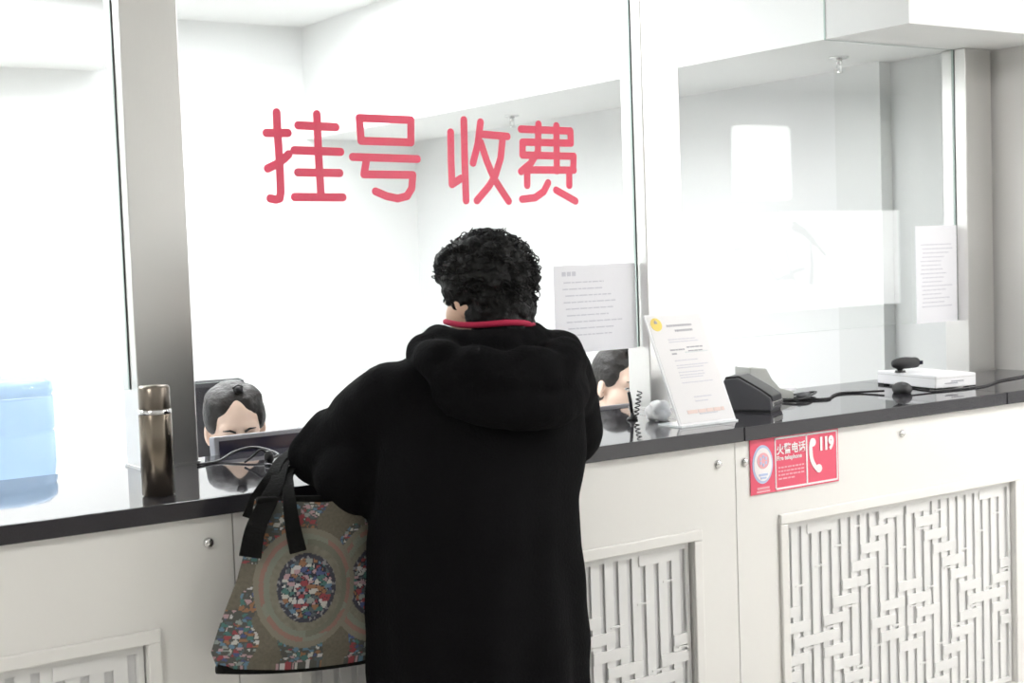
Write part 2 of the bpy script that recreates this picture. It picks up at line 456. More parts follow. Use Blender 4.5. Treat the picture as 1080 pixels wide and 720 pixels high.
def dash(bm, xa, xb, z, h, l0=.006, l1=.02):
    x = xa
    while x < xb:
        l = random.uniform(l0, l1); box(bm, x, min(x + l, xb), -.0016, -.001, z, z + h, lean); x += l + .0022
dash(bm, -.036, .052, .283, .006, .004, .007); dash(bm, -.012, .050, .268, .006, .004, .007)
dash(bm, -.050, .000, .214, .004); dash(bm, .010, .066, .219, .004); dash(bm, -.048, -.030, .203, .004); dash(bm, .012, .064, .208, .004)
obj('heading_print', bm, M['ink2'], t, kind='stuff')
bm = B()
for z in (.245, .238, .184, .170, .163, .150, .142, .135, .120): dash(bm, -.045, random.uniform(.03, .07), z, .0025)
for z in (.078, .066, .03): dash(bm, -.02, random.uniform(.02, .07), z, .003)
obj('printed_lines', bm, M['ink'], t, kind='stuff')
bm = B(); dash(bm, -.06, .07, .034, .010, .02, .05); obj('pink_print', bm, M['inkp'], t, kind='stuff')

# ------------------------------------------------------------------ fire telephone sign
t = thing('fire_sign', 'red fire telephone sign with 119 and handset on the counter front', 'sign', (2.578, YP - .001, .846))
SW, SH = .329, .146
obj('plate', bx(0, SW, -.003, 0, 0, SH), M['red_sign'], t)
X2 = Matrix.Rotation(PI / 2, 4, 'X')
def TX(x, z): return Matrix.Translation((x, -.0045, z)) @ X2
bm = B(); y0, y1 = -.0042, -.003
for a in ((.088, .325, .138, .143), (.088, .325, .004, .009), (.088, .092, .004, .143), (.321, .325, .004, .143), (.204, .209, .004, .143)):
    box(bm, a[0], a[1], y0, y1, a[2], a[3])
obj('white_border', bm, M['sign_white'], t)
bm = B(); lathe(bm, [(0, 0), (.036, 0), (.036, .001), (0, .0012)], (0, 0, 0), 40, Matrix.Translation((.043, -.003, .078)) @ X2 @ Matrix.Diagonal((1.02, 1.42, 1, 1)))
em = obj('emblem', bm, M['sign_blue'], t)
bm = B(); lathe(bm, [(0, 0), (.031, 0), (.031, .001), (0, .0012)], (0, 0, 0), 40, Matrix.Translation((.043, -.0042, .078)) @ X2 @ Matrix.Diagonal((1.02, 1.42, 1, 1)))
obj('emblem_ring', bm, M['sign_white'], em)
bm = B(); lathe(bm, [(0, 0), (.021, 0), (.021, .001), (0, .0012)], (0, 0, 0), 32, Matrix.Translation((.043, -.0054, .088)) @ X2)
obj('emblem_centre', bm, M['sign_pink'], em)
bm = B()
for k in range(6):
    a = PI / 2 + 2 * PI * k / 6
    box(bm, .043 + .011 * math.cos(a) - .003, .043 + .011 * math.cos(a) + .003, -.0074, -.0064, .088 + .011 * math.sin(a) - .004, .088 + .011 * math.sin(a) + .004)
box(bm, .028, .058, -.0066, -.0054, .048, .054); box(bm, .033, .053, -.0066, -.0054, .040, .045)
obj('emblem_motif', bm, M['sign_blue'], em)
bm = B(); box(bm, .022, .066, -.0036, -.003, .012, .018); box(bm, .020, .068, -.0036, -.003, .004, .009)
obj('emblem_base_print', bm, M['sign_pink'], t)
text('chinese_lettering', '火警电话', .030, M['sign_white'], TX(.094, .100), t, bold=.0006, sx=.90)
text('english_lettering', 'Fire telephone', .0165, M['sign_white'], TX(.094, .082), t, bold=.0003, sx=.96)
bm = B()
for z, e in ((.060, .196), (.050, .196), (.040, .196), (.030, .16)):
    x = .100
    while x < e:
        l = random.uniform(.006, .016); box(bm, x, min(x + l, e), -.0036, -.003, z, z + .004); x += l + .003
obj('small_print', bm, M['sign_pink'], t, kind='stuff')
text('number_lettering', '119', .047, M['sign_white'], TX(.252, .094), t, bold=.0028, sx=.82)
bm = B()
hp = spline([(.224, 0, .118), (.222, 0, .098), (.226, 0, .070), (.240, 0, .048), (.254, 0, .040)], 6)
ring = []
for i, p in enumerate(hp):
    tt = (hp[min(i + 1, len(hp) - 1)] - hp[max(i - 1, 0)]).normalized(); nn = Vector((-tt.z, 0, tt.x)); w = .0062
    ring.append([p + nn * w + Vector((0, -.0045, 0)), p - nn * w + Vector((0, -.0045, 0)), p - nn * w + Vector((0, -.003, 0)), p + nn * w + Vector((0, -.003, 0))])
ring_loft(bm, ring)
for cx, cz in ((.230, .117), (.252, .044)):
    lathe(bm, [(0, 0), (.0115, 0), (.0115, .0016), (0, .0018)], (0, 0, 0), 20, Matrix.Translation((cx, -.003, cz)) @ X2)
obj('handset_symbol', bm, M['sign_white'], t)

# ------------------------------------------------------------------ thermos
t = thing('thermos', 'tall bronze steel thermos flask standing on the dark counter', 'thermos', (1.022, 2.815, CT))
obj('flask', lathe(B(), [(0, 0), (.029, 0), (.0335, .004), (.0335, .168), (.032, .171), (0, .171)], n=40), M['thermos'], t, smooth=True)
obj('neck_ring', lathe(B(), [(0, .168), (.0335, .168), (.034, .170), (.034, .176), (.0325, .178), (0, .178)], n=40), M['chrome'], t, smooth=True)
obj('lid', lathe(B(), [(0, .178), (.0315, .178), (.032, .181), (.032, .221), (.029, .226), (0, .227)], n=40), M['thermos_lid'], t, smooth=True)

# ------------------------------------------------------------------ water jug on its dispenser
t = thing('water_bottle', 'large pale blue water cooler bottle behind the glass at the left edge', 'water bottle', (1.035, 4.05, .862))
prof = [(0, .34), (.118, .34), (.135, .325), (.137, .30), (.132, .292), (.137, .284), (.137, .20), (.132, .192), (.137, .184), (.137, .10), (.132, .06), (.11, .025), (.07, -.005), (.03, -.02), (.028, -.06), (0, -.06)]
bt = lathe(B(), [(r, z) for r, z in prof[::-1]], n=48)
obj('bottle', bt, M['jug'], t, smooth=True)
t = thing('water_dispenser', 'white water dispenser cabinet under the blue bottle', 'water dispenser', (1.035, 4.05, 0))
obj('cabinet', bx(-.15, .15, -.15, .15, 0, .762), M['white'], t, bevel=.015)
obj('bottle_seat', lathe(B(), [(0, .762), (.13, .762), (.12, .800), (.05, .812), (.032, .797), (0, .797)], n=32), M['white'], t, smooth=True)
for s in (-.05, .05):
    k = obj('tap', bx(s - .012, s + .012, -.19, -.15, .60, .63), M['mgrey'], t, bevel=.003)

# ------------------------------------------------------------------ inner desk and its equipment
t = thing('desk', 'white work desk behind the counter', 'desk', (1.0, 3.30, 0))
obj('desk_top', bx(-2.4, 3.05, 0, .27, .72, .75), M['white'], t)
for x in (-2.3, -.6, .95, 2.9): obj('leg', bx(x, x + .05, .21, .26, 0, .72), M['lgrey'], t)
obj('modesty_panel', bx(-2.4, 3.05, .0, .02, .10, .72), M['white'], t)

def monitor(x, y, ztop, w, rz, label):
    t = thing('monitor', label, 'monitor', (x, y, .75), rz, 'clerks\' monitors')
    zt = ztop - .75; h = min(.29, zt - .03)
    tilt = Matrix.Translation((0, 0, zt - h)) @ Matrix.Rotation(R(-6), 4, 'X')
    obj('casing', bx(-w / 2, w / 2, 0, .035, 0, h, tilt), M['mgrey'], t, bevel=.004)
    obj('rear_panel', bx(-w / 2 + .012, w / 2 - .012, -.004, 0, .012, h - .012, tilt), M['screen'], t)
    obj('display', bx(-w / 2 + .012, w / 2 - .012, .035, .037, .015, h - .012, tilt), M['screen'], t)
    obj('stand', bx(-.03, .03, .0, .02, 0, zt - h + .03), M['dgrey'], t)
    obj('base', bx(-.10, .10, -.025, .05, 0, .012), M['dgrey'], t, bevel=.004)
    return t
def R(d): return d * PI / 180
monitor(1.60, 3.335, 1.068, .46, R(1), 'grey-edged monitor in front of the clerk at the left')
monitor(2.52, 3.345, 1.033, .42, R(1), 'dark-based grey monitor in front of the clerk at the right')
t = monitor(1.86, 3.435, 1.058, .40, R(2), 'second grey monitor just behind the left one, with a thin dark bar on top')
obj('top_bar', bx(-.13, -.01, .0, .016, .316, .322), M['dgrey'], t)
# ------------------------------------------------------------------ counter-top items at the right
t = thing('card_terminal', 'black wedge card terminal with silver front, right of the leaning board', 'card terminal', (2.835, 2.965, CT), R(-62))
bm = B()   # side profile swept across its width; local x = along, y = across
prf = [(x * .72, zz) for x, zz in [(-.085, .004), (-.092, .018), (-.10, .075), (-.086, .092), (-.03, .096), (.06, .060), (.10, .040), (.104, .010), (.098, .004)]]
def sweep(bm, prf, w, inset=.0):
    ring_loft(bm, [[(x, -w / 2, z) for x, z in prf], [(x, w / 2, z) for x, z in prf]])
    return bm
obj('housing', sweep(B(), prf, .105), M['dgrey'], t, bevel=.006)
tp = [(x * .72, zz) for x, zz in [(-.092, .084), (-.086, .098), (-.03, .102), (.06, .066), (.104, .045), (.106, .030), (.06, .05), (-.03, .086)]]
obj('top_cover', sweep(B(), tp, .090), M['black'], t, bevel=.003)
obj('front_plate', bx(.072, .079, -.044, .044, .014, .030), M['chrome'], t, bevel=.002)['label'] = 'silver front plate'
obj('base_plate', bx(-.062, .070, -.048, .048, 0, .0045), M['blackm'], t)

t = thing('slip_holder', 'pale grey curved slip holder behind the black card terminal', 'slip holder', (3.035, 3.14, CT), R(-8))
pf = [(-.06, 0), (-.06, .105), (.0, .098), (.02, .065), (.05, .035), (.10, .022), (.10, 0)]
obj('side_shell', sweep(B(), pf, .08), M['lgrey'], t, bevel=.003)
obj('paper_stack', bx(.02, .11, -.035, .035, .024, .034), M['paper'], t)
obj('spring_clip', bx(-.058, -.052, -.03, .03, .10, .125), M['chrome'], t)

t = thing('white_box', 'flat white box with black feet and a small black scanner on its lid', 'box', (3.650, 3.017, CT), R(-9))
obj('case', bx(-.082, .082, -.137, .137, .006, .046), M['white'], t, bevel=.003)
obj('lid_seam', bx(-.0823, .0823, -.1373, .1373, .036, .0372), M['lgrey'], t)
for x in (-.068, .068):
    for y in (-.122, .122): obj('foot', bx(x - .013, x + .013, y - .013, y + .013, 0, .014), M['black'], t)
bm = B(); box(bm, -.045, .005, -.1385, -.137, .018, .021); box(bm, -.02, .03, -.1385, -.137, .024, .027)
obj('front_marking', bm, M['ink2'], t)

bm = B(); ell(bm, (0, 0, .030), (.046, .026, .019)); cap(bm, (-.032, 0, .028), .016, (.03, 0, .030), .018); cap(bm, (-.02, .0, .008), .008, (-.018, 0, .02), .012)
t = thing('barcode_scanner', 'small black scanner lying on the flat white box', 'scanner', (3.60, 3.055, CT + .046), R(-30))
remesh('scanner_body', bm, .004, M['blackm'], t, 2)
obj('scan_window', bx(.042, .052, -.014, .014, .024, .036), M['screen'], t)
obj('foot_pad', lathe(B(), [(0, 0), (.018, 0), (.016, .006), (0, .006)], (-.018, 0, 0)), M['black'], t)

t = thing('computer_mouse', 'black computer mouse on the dark counter in front of the white box', 'mouse', (3.44, 2.935, CT), R(-40))
bm = B(); ell(bm, (0, 0, .012), (.030, .055, .022)); me_ = remesh('mouse_body', bm, .004, M['blackm'], t, 1)
for v in me_.data.vertices: v.co.z = max(v.co.z, 0.0)
obj('scroll_wheel', lathe(B(), [(0, -.004), (.008, -.004), (.008, .004), (0, .004)], (0, -.03, .027), 14, Matrix.Rotation(PI / 2, 4, 'Y')), M['dgrey'], t)
def cable(pts, r, label, name='cable', group='black cables on the counter'):
    return tag(obj(name, tube(B(), spline(pts, 8), r, 7), M['black'], smooth=True), label, 'cable', group)
z = CT + .0035
cable([(3.47, 2.93, z + .008), (3.50, 2.875, z), (3.60, 2.855, z), (3.72, 2.855, z), (3.80, 2.88, z), (3.90, 2.92, z), (4.05, 2.95, z), (4.22, 2.99, z)], .003, 'thin black cable running from the mouse past the white box to the grey wall')
cable([(3.40, 2.97, z + .004), (3.36, 3.03, z), (3.30, 3.06, z), (3.22, 3.02, z), (3.16, 2.98, z), (3.10, 3.02, z), (3.07, 3.09, z), (3.15, 3.13, z), (3.24, 3.11, z + .006), (3.17, 3.05, z + .008), (3.08, 3.00, z + .006), (3.02, 3.05, z)], .0035, 'tangled black cable between the card terminal and the mouse')
t = thing('cable_plug', 'small black twisted plug end among the cable right of the card terminal', 'plug', (3.13, 3.05, CT))
obj('plug_body', tube(B(), [(-.03, -.01, .011), (0, 0, .011), (.035, .015, .011)], .009, 10), M['dgrey'], t, smooth=True)
obj('plug_sleeve', tube(B(), [(.03, .012, .011), (.055, .022, .009)], .005, 10), M['black'], t, smooth=True)

# pen on its coil, and crumpled tissue beside the leaning board
t = thing('counter_pen', 'black counter pen with coiled cord standing left of the leaning board', 'pen', (2.465, 3.05, CT))
obj('holder', lathe(B(), [(0, 0), (.016, 0), (.014, .006), (.006, .010), (.005, .02), (0, .02)], n=20), M['black'], t, smooth=True)
obj('pen_barrel', tube(B(), [(0, 0, .012), (-.004, 0, .05), (-.010, 0, .078)], .0045, 8), M['black'], t, smooth=True)
co = [(.012 + .007 * math.cos(a * .9) + .0004 * a, .007 * math.sin(a * .9), .006 + .0016 * a) for a in range(0, 46)]
obj('coil_cord', tube(B(), co, .0018, 5), M['black'], t, smooth=True)
bm = B()
for k in range(7): ell(bm, (random.uniform(-.022, .022), random.uniform(-.016, .016), .016 + random.uniform(0, .018)), (.028, .021, .022), Euler((k, k * 2, k)))
t = remesh('crumpled_tissue', bm, .004, M['tissue'], None, 1, disp=lambda c, n: .006 * noise.noise(c * 55) + .002 * noise.noise(c * 160))
t.location = (2.512, 2.985, CT + .004); tag(t, 'crumpled white tissue on the counter beside the leaning board', 'tissue')

# black looped cable near the left clerk
cable([(1.24, 3.15, z), (1.30, 3.17, z), (1.36, 3.21, z + .012), (1.41, 3.20, z + .018), (1.43, 3.12, z + .008), (1.39, 3.08, z + .002), (1.36, 3.03, z), (1.38, 2.97, z)], .0032, 'looped black cable on the counter in front of the left clerk')
t = thing('microphone', 'small black microphone head lying on the counter by the wide steel post', 'microphone', (1.385, 3.07, CT), R(20))
obj('microphone_head', lathe(B(), [(0, 0), (.008, 0), (.011, .006), (.011, .02), (.006, .028), (0, .029)], n=18), M['black'], t, smooth=True)
obj('gooseneck', tube(B(), spline([(0, 0, .02), (-.015, .01, .032), (-.03, .02, .02), (-.05, .03, .006)], 6), .0028, 7), M['black'], t, smooth=True)

# ------------------------------------------------------------------ sprinklers
def sprinkler(x, y, zc, label):
    t = thing('sprinkler', label, 'sprinkler', (x, y, zc), group='ceiling sprinklers')
    obj('escutcheon', lathe(B(), [(0, -.006), (.030, -.006), (.036, 0), (0, 0)][::1], n=24), M['chrome'], t, smooth=True)
    obj('frame', lathe(B(), [(0, -.028), (.010, -.028), (.012, -.006), (0, -.006)], n=16), M['chrome'], t, smooth=True)
    obj('deflector', lathe(B(), [(0, -.056), (.014, -.056), (.014, -.052), (0, -.052)], n=16), M['chrome'], t)
    bm = B(); tube(bm, [(-.010, 0, -.026), (-.012, 0, -.042), (-.004, 0, -.053)], .0025, 6); tube(bm, [(.010, 0, -.026), (.012, 0, -.042), (.004, 0, -.053)], .0025, 6)
    obj('arms', bm, M['chrome'], t)
sprinkler(3.837, 3.53, 2.152, 'chrome sprinkler under the white bulkhead at the upper right')
sprinkler(3.85, 5.60, 2.152, 'small far sprinkler seen above the last red character')

# ------------------------------------------------------------------ lit sign boxes on the hall wall (seen mirrored in the glass)
t = thing('light_box_sign', 'wide lit white sign with faint grey brush characters on the hall wall', 'sign', (8.10, -1.60, 1.36))
obj('casing', bx(-1.37, 1.37, -.08, .0, -.40, .40), M['white'], t)
obj('lit_face', bx(-1.36, 1.36, .0, .004, -.39, .39), M['lightbox'], t)
bm = B()
def stroke(bm, pts, w0, w1):
    n = len(pts); rg = []
    for i, (x, zz) in enumerate(pts):
        a = pts[max(i - 1, 0)]; b = pts[min(i + 1, n - 1)]; d = Vector((b[0] - a[0], b[1] - a[1])).normalized(); nn = Vector((-d.y, d.x)); w = w0 + (w1 - w0) * i / (n - 1)
        rg.append([(x + nn.x * w, .004, zz + nn.y * w), (x - nn.x * w, .004, zz - nn.y * w), (x - nn.x * w, .008, zz - nn.y * w), (x + nn.x * w, .008, zz + nn.y * w)])
    ring_loft(bm, rg)
for it in [([(.10, .29), (.25, .22), (.38, .12), (.48, .03)], .045, .012), ([(.02, .13), (.06, .0), (.08, -.14), (.0, -.13)], .018, .02),
                  ([(.30, .14), (.32, -.02), (.30, -.20)], .018, .035), ([(-.16, -.04), (-.08, -.14), (.02, -.12), (.12, -.08), (.24, -.06)], .02, .02),
                  ([(.10, -.10), (.14, -.20)], .02, .012),
                  None, ([(-.52, .20), (-.50, .05), (-.40, -.06)], .014, .012), ([(-.60, .10), (-.40, .12)], .012, .012), ([(-.58, -.10), (-.46, -.04)], .012, .010)]:
    if it is None: obj('brush_character', bm, M['brush'], t); bm = B(); continue
    stroke(bm, *it)
obj('brush_character', bm, M['brush'], t)
t = thing('wall_light', 'lit rounded white wall panel above the wide sign', 'light', (7.87, -1.60, 2.13))
bm = B(); pts = []
for cx, cz, a0 in ((.24, .24, 0), (-.24, .24, 90), (-.24, -.24, 180), (.24, -.24, 270)):
    for k in range(6): a = R(a0 + 18 * k); pts.append((cx + .05 * math.cos(a), cz + .05 * math.sin(a)))
ring_loft(bm, [[(x, 0, q) for x, q in pts], [(x, .05, q) for x, q in pts]])
obj('diffuser', bm, M['lightbox'], t)
obj('back_plate', bx(-.27, .27, -.02, 0, -.27, .27), M['white'], t)
struct('trim_4', bx(6.4, 9.9, -1.90, -1.68, .6, 2.6), M['wall'])

# ------------------------------------------------------------------ ceiling lights
def ceiling_light(x, y, w, d, label, m):
    t = thing('ceiling_light', label, 'ceiling light', (x, y, 2.75), group='ceiling light panels')
    bm = B(); box(bm, -w / 2 - .02, w / 2 + .02, -d / 2 - .02, -d / 2, -.02, 0); box(bm, -w / 2 - .02, w / 2 + .02, d / 2, d / 2 + .02, -.02, 0)
    box(bm, -w / 2 - .02, -w / 2, -d / 2, d / 2, -.02, 0); box(bm, w / 2, w / 2 + .02, -d / 2, d / 2, -.02, 0)
    obj('frame', bm, M['white'], t); obj('diffuser', bx(-w / 2, w / 2, -d / 2, d / 2, -.014, -.004), m, t)
M['lamp_in'] = mat('office_diffuser', (.9, .9, .9), .5, emit=(.97, .99, 1), estr=15.5)
M['lamp_hall'] = mat('hall_diffuser', (.9, .9, .9), .5, emit=(1, .985, .965), estr=18.5)
M['lamp_fill'] = mat('hall_diffuser_fill', (.9, .9, .9), .5, emit=(1, .975, .93), estr=24.0)
for x, y in ((-1.6, 4.6), (.4, 4.6), (1.9, 4.2), (-.6, 6.0), (1.4, 6.0), (2.6, 5.8)):
    ceiling_light(x, y, 1.2, .6, 'bright white ceiling panel over the clerks\' room', M['lamp_in'])
for x, y in ((3.6, 1.3), (6.2, 1.3), (8.6, .6), (5.2, -.6)):
    ceiling_light(x, y, 1.2, .6, 'added white ceiling panel brightening the left of the waiting hall', M['lamp_hall'])
ceiling_light(-1.6, .9, 1.2, .6, 'added white ceiling panel brightening the left of the waiting hall', M['lamp_fill'])  # extra lamp added to lift the light on the left counter front

# ------------------------------------------------------------------ people
def hand(bm, wrist, d, up, side, s=1.0, curl=.5):
    """five separate fingers; d = pointing direction, up = back of hand, side = thumb side"""
    w = Vector(wrist); d = Vector(d).normalized(); up = Vector(up).normalized(); sd = Vector(side).normalized()
    for k in range(4):
        o = (k - 1.5) * .019 * s
        cap(bm, w + d * .005 - sd * o * .5, .016 * s, w + d * .075 * s - sd * o, .0105 * s, 10)
    for k, L in enumerate((.068, .078, .072, .056)):
        o = (k - 1.5) * .019 * s; p = w + d * .080 * s - sd * o; dd = d.copy(); r = .0088 * s
        for j, f in enumerate((.45, .3, .25)):
            dd = (dd - up * curl * (.35 + .25 * j)).normalized(); q = p + dd * L * f * s
            cap(bm, p, r, q, r * .9, 8); p = q; r *= .9
    p = w + d * .022 * s + sd * .024 * s; q = p + (d * .6 + sd * .8 - up * .2).normalized() * .034 * s
    cap(bm, w + d * .01, .014 * s, p, .013 * s, 8); cap(bm, p, .0115 * s, q, .0105 * s, 8)
    cap(bm, q, .0105 * s, q + (d * .9 + sd * .25 - up * .2).normalized() * .030 * s, .0085 * s, 8)

def head_prims(bm, mx):
    """a head facing local -Y, chin at about z=-.115, crown at z=.115"""
    b = B()
    ell(b, (0, .012, .028), (.073, .090, .084)); ell(b, (0, -.018, -.030), (.060, .066, .078)); ell(b, (0, -.040, -.082), (.034, .038, .030))
    ell(b, (.040, -.030, -.028), (.026, .040, .034)); ell(b, (-.040, -.030, -.028), (.026, .040, .034))
    ell(b, (0, -.058, .030), (.052, .022, .026)); ell(b, (0, -.070, -.060), (.028, .018, .016))
    cap(b, (0, -.080, .018), .007, (0, -.098, -.020), .011, 10); ell(b, (.010, -.090, -.024), (.008, .009, .007)); ell(b, (-.010, -.090, -.024), (.008, .009, .007))
    for s in (-1, 1):
        ell(b, (s * .074, .014, -.008), (.008, .020, .032), Euler((.2, 0, s * .35))); ell(b, (s * .070, .010, -.034), (.007, .009, .012))
        ell(b, (s * .026, -.070, .029), (.019, .010, .006))
    bmesh.ops.transform(b, matrix=mx, verts=b.verts[:])
    me = bpy.data.meshes.new('t'); b.to_mesh(me); b.free(); bm.from_mesh(me); bpy.data.meshes.remove(me)

def face_parts(root, mx, brow=.0):
    for s in (-1, 1):
        e = B(); ell(e, (s * .029, -.0705, .006), (.0145, .011, .0052)); bmesh.ops.transform(e, matrix=mx, verts=e.verts[:])
        eo = obj('eye', e, M['eye'], root, smooth=True)
        e = B(); ell(e, (s * .029, -.0775, .005), (.0058, .0052, .0048)); bmesh.ops.transform(e, matrix=mx, verts=e.verts[:])
        obj('iris', e, M['iris'], eo, smooth=True)
        e = B(); tube(e, [mx @ Vector(p) for p in ((s * .013, -.079, .010), (s * .022, -.0835, .0135), (s * .034, -.0805, .0125), (s * .044, -.071, .007))], .0019, 6)
        obj('eyelash', e, M['hair'], root, smooth=True)
        e = B(); tube(e, [mx @ Vector(p) for p in ((s * .012, -.083, .027), (s * .026, -.081, .034), (s * .044, -.070, .030))], .003, 6, rad=[.0032, .003, .0012])
        obj('eyebrow', e, M['hair2'], root, smooth=True)
    e = B(); ell(e, (0, -.0865, -.052), (.019, .008, .0042)); ell(e, (0, -.0855, -.060), (.016, .0085, .005)); bmesh.ops.transform(e, matrix=mx, verts=e.verts[:])
    obj('lips', e, M['lips'], root, smooth=True)

# --- the woman at the counter ---------------------------------------------------
W = Vector((1.60, 2.49, 0))
wm = thing('person', 'person from behind with curly black hair and hooded black coat, leaning on the counter', 'person', tuple(W))
HM = Matrix.Translation((.040, .030, 1.408)) @ Matrix.Rotation(PI + R(12), 4, 'Z') @ Matrix.Rotation(R(10), 4, 'X')
bm = B(); head_prims(bm, HM)
cap(bm, (.02, .0, 1.24), .062, (.04, .03, 1.37), .054)
ell(bm, (0, 0, 1.12), (.17, .10, .18)); ell(bm, (0, -.01, .90), (.165, .11, .20)); cap(bm, (-.15, 0, 1.22), .05, (.17, 0, 1.22), .05)
LE, LW = Vector((-.235, .205, 1.098)), Vector((-.06, .44, 1.085))
RE, RW = Vector((.315, .10, 1.095)), Vector((.20, .40, 1.075))
LS, RS = Vector((-.165, .0, 1.215)), Vector((.205, .0, 1.235))
cap(bm, LS, .05, LE, .042); cap(bm, LE, .042, LW, .027); cap(bm, RS, .05, RE, .042); cap(bm, RE, .042, RW, .027)
hand(bm, LW, (.7, .7, -.05), (0, 0, 1), (.7, -.7, 0), .95, .45); hand(bm, RW, (-.5, .85, -.05), (0, 0, 1), (-.85, -.5, 0), .95, .45)
for s in (-1, 1):
    cap(bm, (s * .085, 0, .82), .088, (s * .09, .0, .46), .060); cap(bm, (s * .09, 0, .46), .056, (s * .095, -.02, .09), .036); cap(bm, (s * .095, -.04, .045), .034, (s * .11, .10, .032), .028)
remesh('body', bm, .0055, M['skin'], wm, 3)
face_parts(wm, HM)
# trousers and shoes
for s in (-1, 1):
    bm = B(); cap(bm, (s * .085, 0, .80), .11, (s * .092, 0, .46), .082); cap(bm, (s * .092, 0, .46), .080, (s * .097, -.015, .12), .066)
    remesh('trouser_leg', bm, .01, M['trouser'], wm, 3)
    bm = B(); cap(bm, (s * .097, -.045, .045), .042, (s * .115, .115, .036), .034); cap(bm, (s * .097, -.03, .06), .045, (s * .10, -.02, .11), .046)
    sh = remesh('shoe', bm, .006, M['shoe'], wm, 3)
    for v in sh.data.vertices: v.co.z = max(v.co.z, .0)
# coat
bm = B()
rings = []
for zc, a, b_, cx, cy in ((.50, .242, .180, -.018, .0), (.62, .241, .178, -.019, .0), (.76, .239, .176, -.018, .0), (.88, .236, .170, -.020, .0), (.98, .232, .166, -.016, .0),
                       (1.08, .240, .160, .005, .0), (1.17, .236, .150, .012, .0), (1.235, .220, .132, .018, .0), (1.285, .170, .110, .022, .005), (1.32, .095, .085, .028, .01)):
    rings.append([(cx + a * math.copysign(abs(math.cos(t_)) ** .88, math.cos(t_)), cy + b_ * math.copysign(abs(math.sin(t_)) ** .88, math.sin(t_)), zc) for t_ in [2 * PI * i / 40 for i in range(40)]])
ring_loft(bm, rings)
cap(bm, LS, .080, LE, .076); cap(bm, LE, .074, LW + Vector((.0, .0, .004)), .050); ell(bm, LE + Vector((-.016, -.018, -.006)), (.086, .086, .066))
cap(bm, RS, .082, RE + Vector((0, 0, .0)), .074); cap(bm, RE, .070, RW, .046)
cap(bm, (-.13, 0, 1.235), .075, (.16, 0, 1.245), .075)
cap(bm, LE + Vector((.015, .06, .018)), .046, LE + Vector((.075, .15, .030)), .042); ell(bm, LE + Vector((-.010, -.095, -.045)), (.082, .080, .085)); cap(bm, LS + Vector((-.02, .03, .0)), .080, LE + Vector((-.01, -.02, .005)), .078); ell(bm, LS.lerp(LE, .5) + Vector((0, 0, -.02)), (.085, .085, .075))
def folds(c, n):
    d = .007 * noise.noise(Vector((c.x * 5, c.y * 5, c.z * 9))) + .0045 * noise.noise(Vector((c.x * 16, c.y * 16, c.z * 8)))
    e = (c - LE).length
    if e < .22: d += .009 * math.sin(e * 85 + 4 * noise.noise(c * 9)) * (1 - e / .22)
    e = (c - RE).length
    if e < .20: d += .006 * math.sin(e * 90 + 3 * noise.noise(c * 8)) * (1 - e / .20)
    if c.z < 1.0: d += .006 * math.sin(math.atan2(c.y, c.x) * 9 + 2.5 * noise.noise(c * 3)) * min(1, (1.0 - c.z) * 3)
    return d
coat = remesh('coat', bm, .009, M['coat'], wm, 5, disp=folds)
CTB = CT + .001
for v in coat.data.vertices:                       # cloth rests on the stone, does not sink into it
    wy = v.co.y + W.y
    if wy > YF - .01 and .94 < v.co.z < CTB and wy > YF + .01: v.co.z = CTB
    if wy > YF - .012 and v.co.z < CTB - .005: v.co.y = YF - .012 - W.y
# hood lying over the shoulders
bm = B()
def hoodpt(a, rr, zz, cy=-.035): return Vector((.022 + rr * math.cos(a), cy + rr * .74 * math.sin(a), zz))
prev = None
for i in range(25):
    a = R(-215 + 250 * i / 24)
    sag = max(0, math.cos(a + PI / 2)); p = hoodpt(a, .150 + .02 * sag, 1.292 - .035 * sag + .008 * math.sin(i * 1.7)); r = .043 + .012 * sag
    if prev: cap(bm, prev[0], prev[1], p, r, 12)
    prev = (p, r)
prev = None
for i in range(21):
    a = R(-205 + 230 * i / 20); sag = max(0, math.cos(a + PI / 2)); p = hoodpt(a, .105, 1.326 - .012 * sag, -.01); r = .034
    if prev: cap(bm, prev[0], prev[1], p, r, 12)
    prev = (p, r)
prev = None
for i in range(15):                                # hanging body of the hood on the back
    a = R(-160 + 140 * i / 14); sag = max(0, math.cos(a + PI / 2)); p = hoodpt(a, .150 + .03 * sag, 1.245 - .055 * sag, -.045); r = .034 + .012 * sag
    if prev: cap(bm, prev[0], prev[1], p, r, 12)
    prev = (p, r)
hood = remesh('hood', bm, .007, M['coat'], wm, 14, disp=lambda c, n: .006 * noise.noise(Vector((c.x * 9, c.y * 9, c.z * 22))) + .003 * noise.noise(c * 30))
# red scarf edge above the collar
bm = B(); pts = []
for i in range(28):
    a = R(-200 + 220 * i / 27); pts.append((.036 + .092 * math.cos(a), .002 + .092 * math.sin(a), 1.356 - .005 * math.cos(a) + .003 * math.sin(a * 3)))
tube(bm, pts, .0065, 8); obj('red_scarf', bm, M['red_cloth'], wm, smooth=True)['label'] = 'thin red scarf edge at the collar'
